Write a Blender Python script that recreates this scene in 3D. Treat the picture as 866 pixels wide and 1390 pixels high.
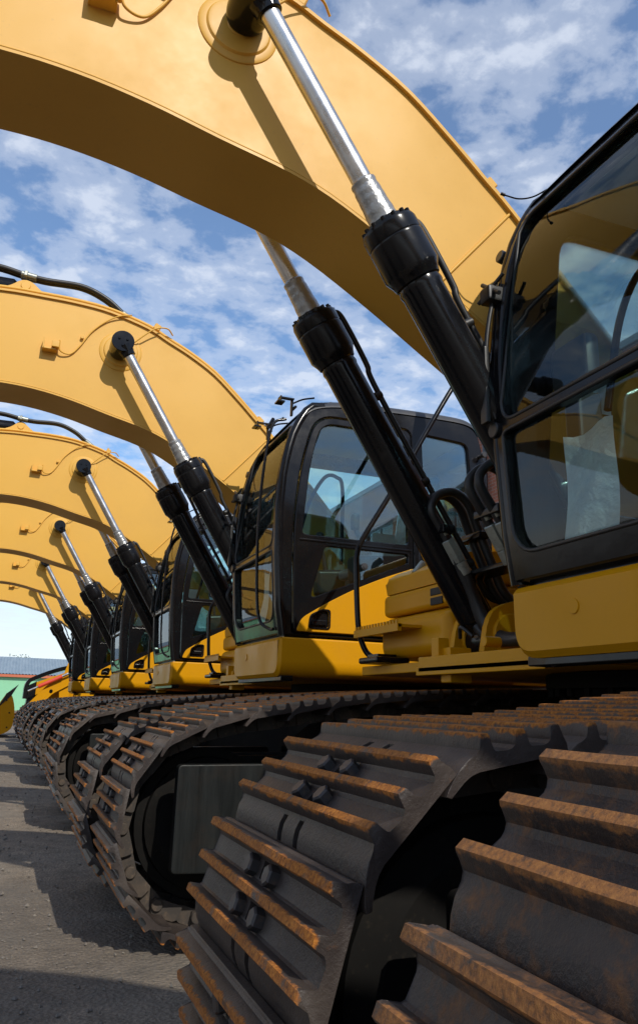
import bpy, bmesh, math, random
from mathutils import Vector, Matrix, noise
R = math.radians
random.seed(7)
scene = bpy.context.scene
for o in list(bpy.data.objects): bpy.data.objects.remove(o)
col = scene.collection

# ------------------------------------------------------------------ camera
# axes: x = towards the rear of the machines, y = away along the row, z = up
cd = bpy.data.cameras.new('camera'); cam = bpy.data.objects.new('camera', cd); col.objects.link(cam)
scene.camera = cam
YAW, PITCH, ROLL, FPX = 0.3623, 0.2838, 0.0296, 1063.36
f = Vector((math.sin(YAW)*math.cos(PITCH), math.cos(YAW)*math.cos(PITCH), math.sin(PITCH)))
r = Vector((math.cos(YAW), -math.sin(YAW), 0)); up = r.cross(f)
r2 = r*math.cos(ROLL)+up*math.sin(ROLL); u2 = -r*math.sin(ROLL)+up*math.cos(ROLL)
cam.matrix_world = Matrix(((r2.x, u2.x, -f.x, -2.7048), (r2.y, u2.y, -f.y, -2.4694), (r2.z, u2.z, -f.z, 0.95), (0, 0, 0, 1)))
cd.sensor_fit = 'VERTICAL'; cd.sensor_height = 36; cd.lens = FPX*36/1390; cd.shift_y = -45/1390
cd.clip_start = 0.05; cd.clip_end = 3000
scene.render.resolution_x = 637; scene.render.resolution_y = 1024

# ------------------------------------------------------------------ light
SUN = Vector((0.19, -1.0, 0.87)).normalized()
world = bpy.data.worlds.new('World'); scene.world = world; world.use_nodes = True
nt = world.node_tree; nt.nodes.clear()
def N(nt, t, **k):
    n = nt.nodes.new(t)
    for a, b in k.items(): setattr(n, a, b)
    return n
def ramp(nt, stops, src, interp='LINEAR'):
    n = nt.nodes.new('ShaderNodeValToRGB'); n.color_ramp.interpolation = interp
    el = n.color_ramp.elements
    while len(el) < len(stops): el.new(0.5)
    for e, (p, c) in zip(el, stops):
        e.position = p; e.color = (c, c, c, 1) if isinstance(c, (int, float)) else (*c, 1)
    nt.links.new(src, n.inputs[0]); return n
sky = N(nt, 'ShaderNodeTexSky', sky_type='NISHITA', sun_disc=False)
sky.sun_elevation = math.asin(SUN.z); sky.sun_rotation = math.atan2(SUN.x, SUN.y)
sky.altitude = 200; sky.air_density = 1.0; sky.dust_density = 0.25; sky.ozone_density = 2.5
tc = N(nt, 'ShaderNodeTexCoord'); sp = N(nt, 'ShaderNodeSeparateXYZ')
nt.links.new(tc.outputs['Generated'], sp.inputs[0])
mz = N(nt, 'ShaderNodeMath', operation='MAXIMUM'); mz.inputs[1].default_value = 0.03
nt.links.new(sp.outputs[2], mz.inputs[0])
az = N(nt, 'ShaderNodeMath', operation='ADD'); az.inputs[1].default_value = 0.10; nt.links.new(mz.outputs[0], az.inputs[0])
dx = N(nt, 'ShaderNodeMath', operation='DIVIDE'); dy = N(nt, 'ShaderNodeMath', operation='DIVIDE')
nt.links.new(sp.outputs[0], dx.inputs[0]); nt.links.new(az.outputs[0], dx.inputs[1])
nt.links.new(sp.outputs[1], dy.inputs[0]); nt.links.new(az.outputs[0], dy.inputs[1])
cb = N(nt, 'ShaderNodeCombineXYZ'); nt.links.new(dx.outputs[0], cb.inputs[0]); nt.links.new(dy.outputs[0], cb.inputs[1])
n1 = N(nt, 'ShaderNodeTexNoise'); n1.inputs['Scale'].default_value = 6.2; n1.inputs['Detail'].default_value = 9
n1.inputs['Roughness'].default_value = 0.5; n1.inputs['Distortion'].default_value = 0.25
n2 = N(nt, 'ShaderNodeTexNoise'); n2.inputs['Scale'].default_value = 16; n2.inputs['Detail'].default_value = 6
n2.inputs['Roughness'].default_value = 0.6; n2.inputs['Distortion'].default_value = 0.15
for n in (n1, n2): nt.links.new(cb.outputs[0], n.inputs['Vector'])
mx = N(nt, 'ShaderNodeMath', operation='MULTIPLY_ADD'); mx.inputs[1].default_value = 0.55
nt.links.new(n2.outputs[0], mx.inputs[0]); nt.links.new(n1.outputs[0], mx.inputs[2])
# thicker cover towards the horizon
lo = ramp(nt, [(0.0, 0.13), (0.35, 0.07), (0.62, -0.02 if False else 0.0), (1.0, 0.0)], sp.outputs[2])
ad = N(nt, 'ShaderNodeMath', operation='ADD'); nt.links.new(mx.outputs[0], ad.inputs[0]); nt.links.new(lo.outputs[0], ad.inputs[1])
cm = ramp(nt, [(0.66, 0.0), (0.83, 0.40), (1.04, 0.85)], ad.outputs[0], 'EASE')
cm0 = N(nt, 'ShaderNodeMath', operation='MULTIPLY_ADD', use_clamp=True); cm0.inputs[1].default_value = 0.78; cm0.inputs[2].default_value = .10
hz = N(nt, 'ShaderNodeMapRange'); hz.inputs['From Min'].default_value = .02; hz.inputs['From Max'].default_value = .30
nt.links.new(sp.outputs[2], hz.inputs['Value'])
hm_ = N(nt, 'ShaderNodeMix', data_type='FLOAT'); hm_.inputs['A'].default_value = .92
nt.links.new(hz.outputs[0], hm_.inputs['Factor']); nt.links.new(cm.outputs[0], hm_.inputs['B'])
nt.links.new(hm_.outputs['Result'], cm0.inputs[0])
CLOUD = (4.6, 4.95, 5.6, 1)
mixc = N(nt, 'ShaderNodeMix', data_type='RGBA'); mixc.inputs['B'].default_value = CLOUD
nt.links.new(cm0.outputs[0], mixc.inputs['Factor']); hs_ = N(nt, 'ShaderNodeHueSaturation'); hs_.inputs['Saturation'].default_value = 1.18; nt.links.new(sky.outputs[0], hs_.inputs['Color']); nt.links.new(hs_.outputs[0], mixc.inputs['A'])
bg = N(nt, 'ShaderNodeBackground'); bg.inputs[1].default_value = 0.15
nt.links.new(mixc.outputs['Result'], bg.inputs[0])
wo = N(nt, 'ShaderNodeOutputWorld'); nt.links.new(bg.outputs[0], wo.inputs[0])

sd = bpy.data.lights.new('sun', 'SUN'); sd.energy = 3.1; sd.angle = R(0.5); sd.color = (1.0, 0.94, 0.84)
so = bpy.data.objects.new('sun', sd); col.objects.link(so); so.rotation_euler = SUN.to_track_quat('Z', 'Y').to_euler()
so.location = SUN*30
scene.view_settings.view_transform = 'Standard'; scene.view_settings.look = 'None'
scene.view_settings.exposure = 0.25; scene.view_settings.gamma = 1.0; scene.view_settings.use_curve_mapping = False
scene.render.engine = 'CYCLES'
scene.cycles.transparent_max_bounces = 16

# ------------------------------------------------------------------ materials
def mat(name):
    m = bpy.data.materials.new(name); m.use_nodes = True
    return m, m.node_tree, m.node_tree.nodes['Principled BSDF']
def noise_node(nt, scale, detail=4, rough=.55, coord='Object', stretch=None):
    tc = nt.nodes.new('ShaderNodeTexCoord'); n = nt.nodes.new('ShaderNodeTexNoise')
    n.inputs['Scale'].default_value = scale; n.inputs['Detail'].default_value = detail; n.inputs['Roughness'].default_value = rough
    if stretch:
        mp = nt.nodes.new('ShaderNodeMapping'); mp.inputs['Scale'].default_value = stretch
        nt.links.new(tc.outputs[coord], mp.inputs[0]); nt.links.new(mp.outputs[0], n.inputs['Vector'])
    else: nt.links.new(tc.outputs[coord], n.inputs['Vector'])
    return n
def mixrgb(nt, fac, a, b):
    m = nt.nodes.new('ShaderNodeMix'); m.data_type = 'RGBA'
    for s, v in (('Factor', fac), ('A', a), ('B', b)):
        if hasattr(v, 'is_linked') or hasattr(v, 'node'): nt.links.new(v, m.inputs[s])
        else: m.inputs[s].default_value = v if isinstance(v, (int, float)) else (*v, 1)
    return m.outputs['Result']
def bump(nt, src, strength, dist, bsdf):
    b = nt.nodes.new('ShaderNodeBump'); b.inputs['Strength'].default_value = strength; b.inputs['Distance'].default_value = dist
    nt.links.new(src, b.inputs['Height']); nt.links.new(b.outputs[0], bsdf.inputs['Normal'])
def paint(name, c, rough=.35, dirt=(.25, .2, .13), damt=.18, coat=.3, scale=3.0, metal=0.0, bscale=9, bst=.04, spec=.5):
    m, nt, b = mat(name)
    n = noise_node(nt, scale, 8, .65); rr = ramp(nt, [(.45, 0.0), (.75, damt)], n.outputs[0])
    n3 = noise_node(nt, 60, 3, .6); r3 = ramp(nt, [(.60, 0.0), (.72, damt*.9)], n3.outputs[0])
    c1 = mixrgb(nt, rr.outputs[0], c, dirt); c2 = mixrgb(nt, r3.outputs[0], c1, dirt)
    nt.links.new(c2, b.inputs['Base Color'])
    ro = ramp(nt, [(.3, max(0.05, rough-.07)), (.75, min(1, rough+.16))], n.outputs[0]); nt.links.new(ro.outputs[0], b.inputs['Roughness'])
    b.inputs['Metallic'].default_value = metal; b.inputs['Coat Weight'].default_value = coat; b.inputs['Coat Roughness'].default_value = .14
    b.inputs['Specular IOR Level'].default_value = spec
    n4 = noise_node(nt, bscale, 4, .5); bump(nt, n4.outputs[0], bst, .02, b)
    return m
M = {}
M['yellow'] = paint('yellow_paint', (.60, .275, .004), .34, (.36, .18, .02), .14, .0, spec=.16)
M['boom'] = paint('boom_yellow_paint', (.70, .385, .058), .44, (.46, .26, .07), .24, .0, 1.6, bscale=4, bst=.05, spec=.34)
M['black'] = paint('black_paint', (.006, .006, .007), .14, (.05, .04, .03), .05, .0, spec=.25)
M['satin'] = paint('satin_dark_grey_paint', (.030, .031, .034), .36, (.1, .085, .06), .14, .2)
def plate_mat():
    m, nt, b = mat('bare_streaked_steel')
    n = noise_node(nt, 2.2, 8, .7, stretch=(14, 14, 1)); n2_ = noise_node(nt, 9, 6, .65)
    c = ramp(nt, [(.3, (.010, .011, .011)), (.55, (.015, .017, .017)), (.75, (.022, .024, .023))], n.outputs[0])
    d = ramp(nt, [(.5, 0.0), (.72, .6)], n2_.outputs[0]); q = mixrgb(nt, d.outputs[0], c.outputs[0], (.025, .02, .016)); b.inputs['Specular IOR Level'].default_value = .25
    nt.links.new(q, b.inputs['Base Color']); b.inputs['Metallic'].default_value = .2
    ro = ramp(nt, [(.3, .32), (.7, .55)], n.outputs[0]); nt.links.new(ro.outputs[0], b.inputs['Roughness'])
    bump(nt, n.outputs[0], .15, .004, b); return m
M['plate'] = plate_mat()
M['under'] = paint('undercarriage_black', (.008, .0075, .007), .7, (.035, .028, .02), .4, .0, 5, spec=.12)
M['rubber'] = paint('rubber_hose', (.014, .014, .014), .42, (.06, .055, .045), .15, .0, 8)
M['grille'] = paint('grille_dark', (.01, .01, .01), .6, (.03, .03, .03), .2, 0)
M['zinc'] = paint('zinc_fitting', (.36, .38, .33), .35, (.12, .11, .09), .5, 0, 20, .55)
M['seat'] = paint('grey_seat_fabric', (.10, .115, .125), .5, (.2, .2, .2), .1, .4)
M['liner'] = paint('pale_grey_headliner', (.42, .44, .43), .8, coat=0)
M['plastic'] = paint('wrapped_grey_plastic', (.30, .36, .38), .22, (.5, .52, .55), .3, .6, 9, bscale=22, bst=.5)
M['red'] = paint('red_paint', (.62, .05, .02), .35)
M['tyre'] = paint('tyre_rubber', (.02, .02, .02), .7, (.1, .09, .07), .3, 0)
M['worklight'] = paint('pale_lens', (.6, .62, .62), .15, coat=.6)

def chrome():
    m, nt, b = mat('chromed_rod')
    n = noise_node(nt, 14, 5, .6, stretch=(1, 1, 1)); c = ramp(nt, [(.3, (.50, .49, .47)), (.7, (.66, .65, .63))], n.outputs[0])
    nt.links.new(c.outputs[0], b.inputs['Base Color']); b.inputs['Metallic'].default_value = .95
    ro = ramp(nt, [(.3, .22), (.7, .36)], n.outputs[0]); nt.links.new(ro.outputs[0], b.inputs['Roughness'])
    return m
M['chrome'] = chrome()
def film():
    m, nt, b = mat('crumpled_film')
    b.inputs['Base Color'].default_value = (.34, .34, .33, 1); b.inputs['Roughness'].default_value = .22; b.inputs['Metallic'].default_value = .55
    n = noise_node(nt, 42, 5, .7); bump(nt, n.outputs[0], .55, .006, b)
    return m
M['film'] = film()
def shoe_mat(name, worn):
    m, nt, b = mat(name)
    tc = nt.nodes.new('ShaderNodeTexCoord'); s = nt.nodes.new('ShaderNodeSeparateXYZ'); nt.links.new(tc.outputs['Object'], s.inputs[0])
    oi = nt.nodes.new('ShaderNodeObjectInfo')
    # every shoe gets its own piece of noise
    va = nt.nodes.new('ShaderNodeVectorMath'); va.operation = 'ADD'
    sc = nt.nodes.new('ShaderNodeVectorMath'); sc.operation = 'SCALE'; sc.inputs['Scale'].default_value = 37.0
    cbx = nt.nodes.new('ShaderNodeCombineXYZ')
    for i in range(3): nt.links.new(oi.outputs['Random'], cbx.inputs[i])
    nt.links.new(cbx.outputs[0], sc.inputs[0]); nt.links.new(tc.outputs['Object'], va.inputs[0]); nt.links.new(sc.outputs[0], va.inputs[1])
    def nz(scale, det, ro):
        n = nt.nodes.new('ShaderNodeTexNoise'); n.inputs['Scale'].default_value = scale; n.inputs['Detail'].default_value = det
        n.inputs['Roughness'].default_value = ro; nt.links.new(va.outputs[0], n.inputs['Vector']); return n
    a = nz(26, 6, .7); c = nz(140, 4, .7); d = nz(5.5, 5, .6)
    base = ramp(nt, [(.3, (.021, .016, .015)), (.55, (.042, .032, .028)), (.8, (.080, .063, .050))], d.outputs[0])
    rust = ramp(nt, [(.3, (.07, .024, .007)), (.48, (.30, .10, .012)), (.70, (.48, .19, .03))], c.outputs[0])
    # height above the plate decides where the paint is worn off the cleats
    mh = nt.nodes.new('ShaderNodeMath'); mh.operation = 'MULTIPLY_ADD'; mh.inputs[1].default_value = .036; nt.links.new(a.outputs[0], mh.inputs[0]); nt.links.new(s.outputs[2], mh.inputs[2])
    hm = nt.nodes.new('ShaderNodeMapRange'); hm.inputs['From Min'].default_value = .0720; hm.inputs['From Max'].default_value = .0765
    nt.links.new(mh.outputs[0], hm.inputs['Value'])
    pt = ramp(nt, [(.62 if not worn else .50, 0.0), (.72, .75 if worn else .22)], a.outputs[0])
    mxx = nt.nodes.new('ShaderNodeMath'); mxx.operation = 'MAXIMUM'; nt.links.new(hm.outputs[0], mxx.inputs[0]); nt.links.new(pt.outputs[0], mxx.inputs[1])
    if worn:
        dull = mixrgb(nt, .45, rust.outputs[0], (.13, .085, .05)); rc = dull
    else: rc = rust.outputs[0]
    fin = mixrgb(nt, mxx.outputs[0], base.outputs[0], rc)
    sp_ = ramp(nt, [(.72, 0.0), (.76, .45)], c.outputs[0]); fin2 = mixrgb(nt, sp_.outputs[0], fin, (.20, .17, .13))
    du = ramp(nt, [(.45, 0.0), (.8, .22)], d.outputs[0]); fin3 = mixrgb(nt, du.outputs[0], fin2, (.11, .095, .08))
    nt.links.new(fin3, b.inputs['Base Color'])
    ro = ramp(nt, [(.0, .46), (1.0, .85)], mxx.outputs[0]); nt.links.new(ro.outputs[0], b.inputs['Roughness'])
    b.inputs['Specular IOR Level'].default_value = .38
    mb = nt.nodes.new('ShaderNodeMath'); mb.operation = 'ADD'; nt.links.new(a.outputs[0], mb.inputs[0]); nt.links.new(c.outputs[0], mb.inputs[1])
    bump(nt, mb.outputs[0], .45, .003, b)
    return m
M['shoe'] = shoe_mat('track_shoe_steel', False)
M['shoe_worn'] = shoe_mat('worn_track_shoe_steel', True)
M['chain'] = paint('track_chain_steel', (.05, .042, .036), .55, (.16, .11, .07), .6, 0, 12, .2)
M['bolt'] = paint('bolt_steel', (.045, .043, .045), .45, (.13, .08, .05), .5, 0, 60, .3)

def glass(name, tint, refl=1.0):
    m = bpy.data.materials.new(name); m.use_nodes = True; nt = m.node_tree; nt.nodes.clear()
    o = nt.nodes.new('ShaderNodeOutputMaterial'); t = nt.nodes.new('ShaderNodeBsdfTransparent'); g = nt.nodes.new('ShaderNodeBsdfGlossy')
    t.inputs[0].default_value = (*tint, 1); g.inputs['Roughness'].default_value = .015; g.inputs[0].default_value = (.92, .97, 1, 1)
    fr = nt.nodes.new('ShaderNodeFresnel'); fr.inputs[0].default_value = 1.55
    mu = nt.nodes.new('ShaderNodeMath'); mu.operation = 'MULTIPLY'; mu.inputs[1].default_value = 1.15*refl; mu.use_clamp = True
    nt.links.new(fr.outputs[0], mu.inputs[0]); mi = nt.nodes.new('ShaderNodeMixShader')
    nt.links.new(mu.outputs[0], mi.inputs[0]); nt.links.new(t.outputs[0], mi.inputs[1]); nt.links.new(g.outputs[0], mi.inputs[2]); nt.links.new(mi.outputs[0], o.inputs[0])
    return m
M['glass'] = glass('tinted_cab_glass', (.82, .92, .895), .6)
M['glassdark'] = glass('dark_side_glass', (.76, .87, .85), 1.2)

def asphalt():
    m, nt, b = mat('gritty_asphalt')
    a = noise_node(nt, .35, 6, .6); g = noise_node(nt, 95, 3, .75); s = noise_node(nt, 7, 6, .65); k = noise_node(nt, 1.6, 5, .6)
    v = nt.nodes.new('ShaderNodeTexVoronoi'); v.inputs['Scale'].default_value = 55
    tc = nt.nodes.new('ShaderNodeTexCoord'); nt.links.new(tc.outputs['Object'], v.inputs['Vector'])
    c0 = ramp(nt, [(.30, (.155, .125, .092)), (.5, (.25, .203, .152)), (.72, (.34, .275, .205))], s.outputs[0])
    c1 = ramp(nt, [(.36, (.40, .38, .36)), (.58, (1, 1, 1)), (.70, (1.9, 1.85, 1.7))], g.outputs[0])
    mm = nt.nodes.new('ShaderNodeMix'); mm.data_type = 'RGBA'; mm.blend_type = 'MULTIPLY'; mm.inputs['Factor'].default_value = .85
    nt.links.new(c0.outputs[0], mm.inputs['A']); nt.links.new(c1.outputs[0], mm.inputs['B'])
    p = ramp(nt, [(.42, 0.0), (.66, .55)], k.outputs[0]); c2 = mixrgb(nt, p.outputs[0], mm.outputs['Result'], (.20, .175, .14))
    p2 = ramp(nt, [(.52, 0.0), (.60, .5)], a.outputs[0]); c3 = mixrgb(nt, p2.outputs[0], c2, (.09, .078, .066))
    nt.links.new(c3, b.inputs['Base Color']); b.inputs['Roughness'].default_value = .93
    ad = nt.nodes.new('ShaderNodeMath'); ad.operation = 'ADD'; nt.links.new(g.outputs[0], ad.inputs[0]); nt.links.new(v.outputs['Distance'], ad.inputs[1])
    bump(nt, ad.outputs[0], .8, .012, b)
    return m
M['asphalt'] = asphalt()
def brick():
    m, nt, b = mat('red_brick')
    tc = nt.nodes.new('ShaderNodeTexCoord'); sep = nt.nodes.new('ShaderNodeSeparateXYZ'); cb_ = nt.nodes.new('ShaderNodeCombineXYZ')
    nt.links.new(tc.outputs['Object'], sep.inputs[0]); ax = nt.nodes.new('ShaderNodeMath'); ax.operation = 'ADD'
    nt.links.new(sep.outputs[0], ax.inputs[0]); nt.links.new(sep.outputs[1], ax.inputs[1])
    nt.links.new(ax.outputs[0], cb_.inputs[0]); nt.links.new(sep.outputs[2], cb_.inputs[1])
    t = nt.nodes.new('ShaderNodeTexBrick'); nt.links.new(cb_.outputs[0], t.inputs['Vector'])
    t.inputs['Scale'].default_value = 1; t.inputs['Brick Width'].default_value = .23; t.inputs['Row Height'].default_value = .078; t.inputs['Mortar Size'].default_value = .008
    t.inputs['Color1'].default_value = (.34, .11, .055, 1); t.inputs['Color2'].default_value = (.24, .075, .04, 1); t.inputs['Mortar'].default_value = (.26, .22, .19, 1)
    n = noise_node(nt, .8, 6, .6); c = ramp(nt, [(.4, 0.0), (.7, .45)], n.outputs[0]); q = mixrgb(nt, c.outputs[0], t.outputs[0], (.12, .06, .04))
    nt.links.new(q, b.inputs['Base Color']); b.inputs['Roughness'].default_value = .9; bump(nt, t.outputs['Fac'], -.5, .01, b)
    return m
M['brick'] = brick()
M['green'] = paint('green_render', (.25, .56, .33), .8, (.2, .4, .25), .25, 0, .6)
M['redtrim'] = paint('red_trim', (.50, .13, .06), .6, coat=0)
M['stone'] = paint('grit_stone', (.16, .14, .12), .9, (.3, .27, .22), .8, 0, 4)
def roofmat():
    m, nt, b = mat('blue_grey_sheet_roof')
    n = noise_node(nt, .6, 6, .65, stretch=(3, .5, 3)); c = ramp(nt, [(.3, (.17, .23, .28)), (.7, (.27, .33, .37))], n.outputs[0])
    nt.links.new(c.outputs[0], b.inputs['Base Color']); b.inputs['Roughness'].default_value = .6
    return m
M['roof'] = roofmat()
def paper():
    m, nt, b = mat('pale_blue_paper')
    n = noise_node(nt, 14, 5, .6); c = ramp(nt, [(.3, (.66, .78, .84)), (.65, (.82, .88, .90))], n.outputs[0])
    nt.links.new(c.outputs[0], b.inputs['Base Color']); b.inputs['Roughness'].default_value = .3; bump(nt, n.outputs[0], .5, .02, b)
    return m
M['paper'] = paper()
M['leaf'] = paint('foliage_green', (.06, .10, .035), .8, coat=0)
M['bark'] = paint('bark', (.12, .09, .06), .9, coat=0)

# ------------------------------------------------------------------ mesh helpers
cache = {}
def finish(bm, name, m, ang=32):
    me = bpy.data.meshes.new(name); bmesh.ops.recalc_face_normals(bm, faces=bm.faces); bm.to_mesh(me); bm.free()
    me.materials.append(m); me.shade_smooth(); me.set_sharp_from_angle(angle=R(ang)); return me
def box(bm, x0, x1, y0, y1, z0, z1, bev=0, seg=2, rot=None):
    r_ = bmesh.ops.create_cube(bm, size=1)
    vs = r_['verts']
    c = Vector(((x0+x1)/2, (y0+y1)/2, (z0+z1)/2))
    for v in vs: v.co = Vector((v.co.x*(x1-x0), v.co.y*(y1-y0), v.co.z*(z1-z0)))
    if bev:
        es = list({e for v in vs for e in v.link_edges})
        vs = bmesh.ops.bevel(bm, geom=es, offset=bev, segments=seg, profile=.5, affect='EDGES')['verts']
        vs = list(set(vs))
    for v in vs:
        if rot is not None: v.co = rot @ v.co
        v.co += c
    return vs
def frame_of(d):
    d = d.normalized(); a = Vector((0, 1, 0)) if abs(d.y) < .9 else Vector((1, 0, 0))
    x = a.cross(d).normalized(); return x, d.cross(x)
def lathe(bm, p0, d, prof, seg=28, cap=True):
    p0 = Vector(p0); d = Vector(d).normalized(); x, y = frame_of(d); rings = []
    for t, rr in prof:
        rings.append([bm.verts.new(p0+d*t+(x*math.cos(2*math.pi*i/seg)+y*math.sin(2*math.pi*i/seg))*max(rr, 1e-4)) for i in range(seg)])
    for a, b in zip(rings, rings[1:]):
        for i in range(seg): bm.faces.new((a[i], a[(i+1) % seg], b[(i+1) % seg], b[i]))
    if cap: bm.faces.new(rings[0][::-1]); bm.faces.new(rings[-1])
def cyl(bm, p0, p1, rr, seg=20, bev=None):
    p0 = Vector(p0); p1 = Vector(p1); L = (p1-p0).length; b = min(rr*.12, L*.2) if bev is None else bev
    lathe(bm, p0, p1-p0, [(0, rr-b), (b, rr), (L-b, rr), (L, rr-b)], seg)
def catmull(pts, k=8):
    P = [Vector(p) for p in pts]; P = [P[0]*2-P[1]]+P+[P[-1]*2-P[-2]]; out = []
    for i in range(1, len(P)-2):
        a, b, c, d = P[i-1:i+3]
        for j in range(k):
            t = j/k; out.append(.5*((2*b)+(c-a)*t+(2*a-5*b+4*c-d)*t*t+(-a+3*b-3*c+d)*t**3))
    out.append(P[-2]); return out
def tube(bm, pts, rr, seg=10, smooth=True, k=8):
    seg = max(seg, 12)
    P = catmull(pts, k) if smooth and len(pts) > 2 else [Vector(p) for p in pts]
    rings = []; x = None
    for i, p in enumerate(P):
        d = (P[min(i+1, len(P)-1)]-P[max(i-1, 0)]).normalized()
        if x is None: x, y = frame_of(d)
        else: x = (x-d*x.dot(d)).normalized(); y = d.cross(x)
        rings.append([bm.verts.new(p+(x*math.cos(2*math.pi*j/seg)+y*math.sin(2*math.pi*j/seg))*rr) for j in range(seg)])
    for a, b in zip(rings, rings[1:]):
        for i in range(seg): bm.faces.new((a[i], a[(i+1) % seg], b[(i+1) % seg], b[i]))
    bm.faces.new(rings[0][::-1]); bm.faces.new(rings[-1])
def prism(bm, pts, y0, y1, bev=0):
    """polygon in x,z pushed from y0 to y1"""
    a = [bm.verts.new((p[0], y0, p[1])) for p in pts]; b = [bm.verts.new((p[0], y1, p[1])) for p in pts]
    n = len(pts); fs = [bm.faces.new(a), bm.faces.new(b[::-1])]
    for i in range(n): fs.append(bm.faces.new((a[i], b[i], b[(i+1) % n], a[(i+1) % n])))
    if bev:
        es = list({e for ff in fs[:2] for e in ff.edges})
        bmesh.ops.bevel(bm, geom=es, offset=bev, segments=2, profile=.5, affect='EDGES')
def strip(bm, pts, y0, y1, th, bev=0):
    """a plate bent along a line in x,z"""
    n = len(pts); off = []
    for i, p in enumerate(pts):
        a = pts[max(i-1, 0)]; b = pts[min(i+1, n-1)]; d = Vector((b[0]-a[0], b[1]-a[1])).normalized(); off.append((p[0]-d.y*th, p[1]+d.x*th))
    g = [[bm.verts.new((p[0], y, p[1])) for p in q] for q in (pts, off) for y in (y0, y1)]
    a0, a1, b0, b1 = g
    for i in range(n-1):
        bm.faces.new((a0[i], a0[i+1], a1[i+1], a1[i])); bm.faces.new((b0[i], b1[i], b1[i+1], b0[i+1]))
        bm.faces.new((a0[i], b0[i], b0[i+1], a0[i+1])); bm.faces.new((a1[i], a1[i+1], b1[i+1], b1[i]))
    for i in (0, n-1): bm.faces.new((a0[i], a1[i], b1[i], b0[i]))
def round_poly(pts, rad, k=5):
    """round the corners of a polygon; rad a number or one per corner"""
    out = []; n = len(pts)
    for i, p in enumerate(pts):
        rr = rad[i] if isinstance(rad, (list, tuple)) else rad
        p = Vector(p); a = Vector(pts[i-1]); b = Vector(pts[(i+1) % n])
        if rr <= 0: out.append(tuple(p)); continue
        da = (a-p); db = (b-p); q = min(rr, da.length*.45, db.length*.45); s = p+da.normalized()*q; e = p+db.normalized()*q
        for j in range(k+1):
            t = j/k; out.append(tuple(s*(1-t)**2+p*2*t*(1-t)+e*t*t))
    return out
def plate(bm, outer, holes, y0, y1, bev=0.004, fn=None, cuts=None):
    """flat plate in (a, z) with holes, thickness along the third axis; fn maps (a, t, z) to a point"""
    cu = bpy.data.curves.new('tmp', 'CURVE'); cu.dimensions = '2D'; cu.fill_mode = 'BOTH'
    cu.extrude = abs(y1-y0)/2-bev; cu.bevel_depth = bev; cu.bevel_resolution = 0; cu.offset = -bev
    for loop in [outer]+list(holes):
        s = cu.splines.new('POLY'); s.points.add(len(loop)-1); s.use_cyclic_u = True
        for q, p in zip(s.points, loop): q.co = (p[0], p[1], 0, 1)
    ob = bpy.data.objects.new('tmp', cu); col.objects.link(ob)
    me = bpy.data.meshes.new_from_object(ob.evaluated_get(bpy.context.evaluated_depsgraph_get()))
    bpy.data.objects.remove(ob); bpy.data.curves.remove(cu)
    t = bmesh.new(); t.from_mesh(me); bpy.data.meshes.remove(me)
    bmesh.ops.remove_doubles(t, verts=t.verts, dist=1e-5)
    if cuts:
        for z in cuts: bmesh.ops.bisect_plane(t, geom=t.verts[:]+t.edges[:]+t.faces[:], plane_co=(0, z, 0), plane_no=(0, 1, 0))
    ym = (y0+y1)/2
    for v in t.verts:
        a, z, d = v.co; v.co = fn(a, ym+d, z) if fn else Vector((a, ym+d, z))
    me2 = bpy.data.meshes.new('t'); t.to_mesh(me2); t.free(); bm.from_mesh(me2); bpy.data.meshes.remove(me2)

def obj(name, key, build, m, parent=None, loc=None, mtx=None, label=None, ang=34, post=None, wn=True):
    if key not in cache:
        bm = bmesh.new(); build(bm)
        if post:
            for v in bm.verts: v.co = post(v.co)
        cache[key] = finish(bm, name, M[m], ang)
    o = bpy.data.objects.new(name, cache[key]); col.objects.link(o)
    if wn:
        w_ = o.modifiers.new('weighted', 'WEIGHTED_NORMAL'); w_.keep_sharp = True; w_.weight = 100
    if parent: o.parent = parent
    if loc: o.location = loc
    if mtx is not None: o.matrix_local = mtx
    if label: o['label'] = label
    return o
def thing(name, label, cat, loc=(0, 0, 0), group=None):
    o = bpy.data.objects.new(name, None); col.objects.link(o); o.location = loc; o.empty_display_size = .2
    o['label'] = label; o['category'] = cat
    if group: o['group'] = group
    return o
def tag(o, label, cat, group=None, kind=None):
    if label: o['label'] = label
    if cat: o['category'] = cat
    if group: o['group'] = group
    if kind: o['kind'] = kind
    return o

# ------------------------------------------------------------------ ground and buildings
def ground_bm(bm):
    xs = [-900, -60, -12, -8, -6]+[-5+.25*i for i in range(17)]+[0, 3, 8, 30, 900]; ys = [-900, -40, -10, -4]+[-3+.3*i for i in range(40)]+[12, 20, 40, 120, 900]
    g = [[bm.verts.new((x, y, 0 if not (-5 < x < -1 and -3 < y < 9) else (noise.noise(Vector((x*.9, y*.9, 0)))-.3)*.012)) for y in ys] for x in xs]
    for i in range(len(xs)-1):
        for j in range(len(ys)-1): bm.faces.new((g[i][j], g[i+1][j], g[i+1][j+1], g[i][j+1]))
gr = obj('ground', 'ground', ground_bm, 'asphalt', wn=False); tag(gr, None, None, kind='structure')

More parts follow.
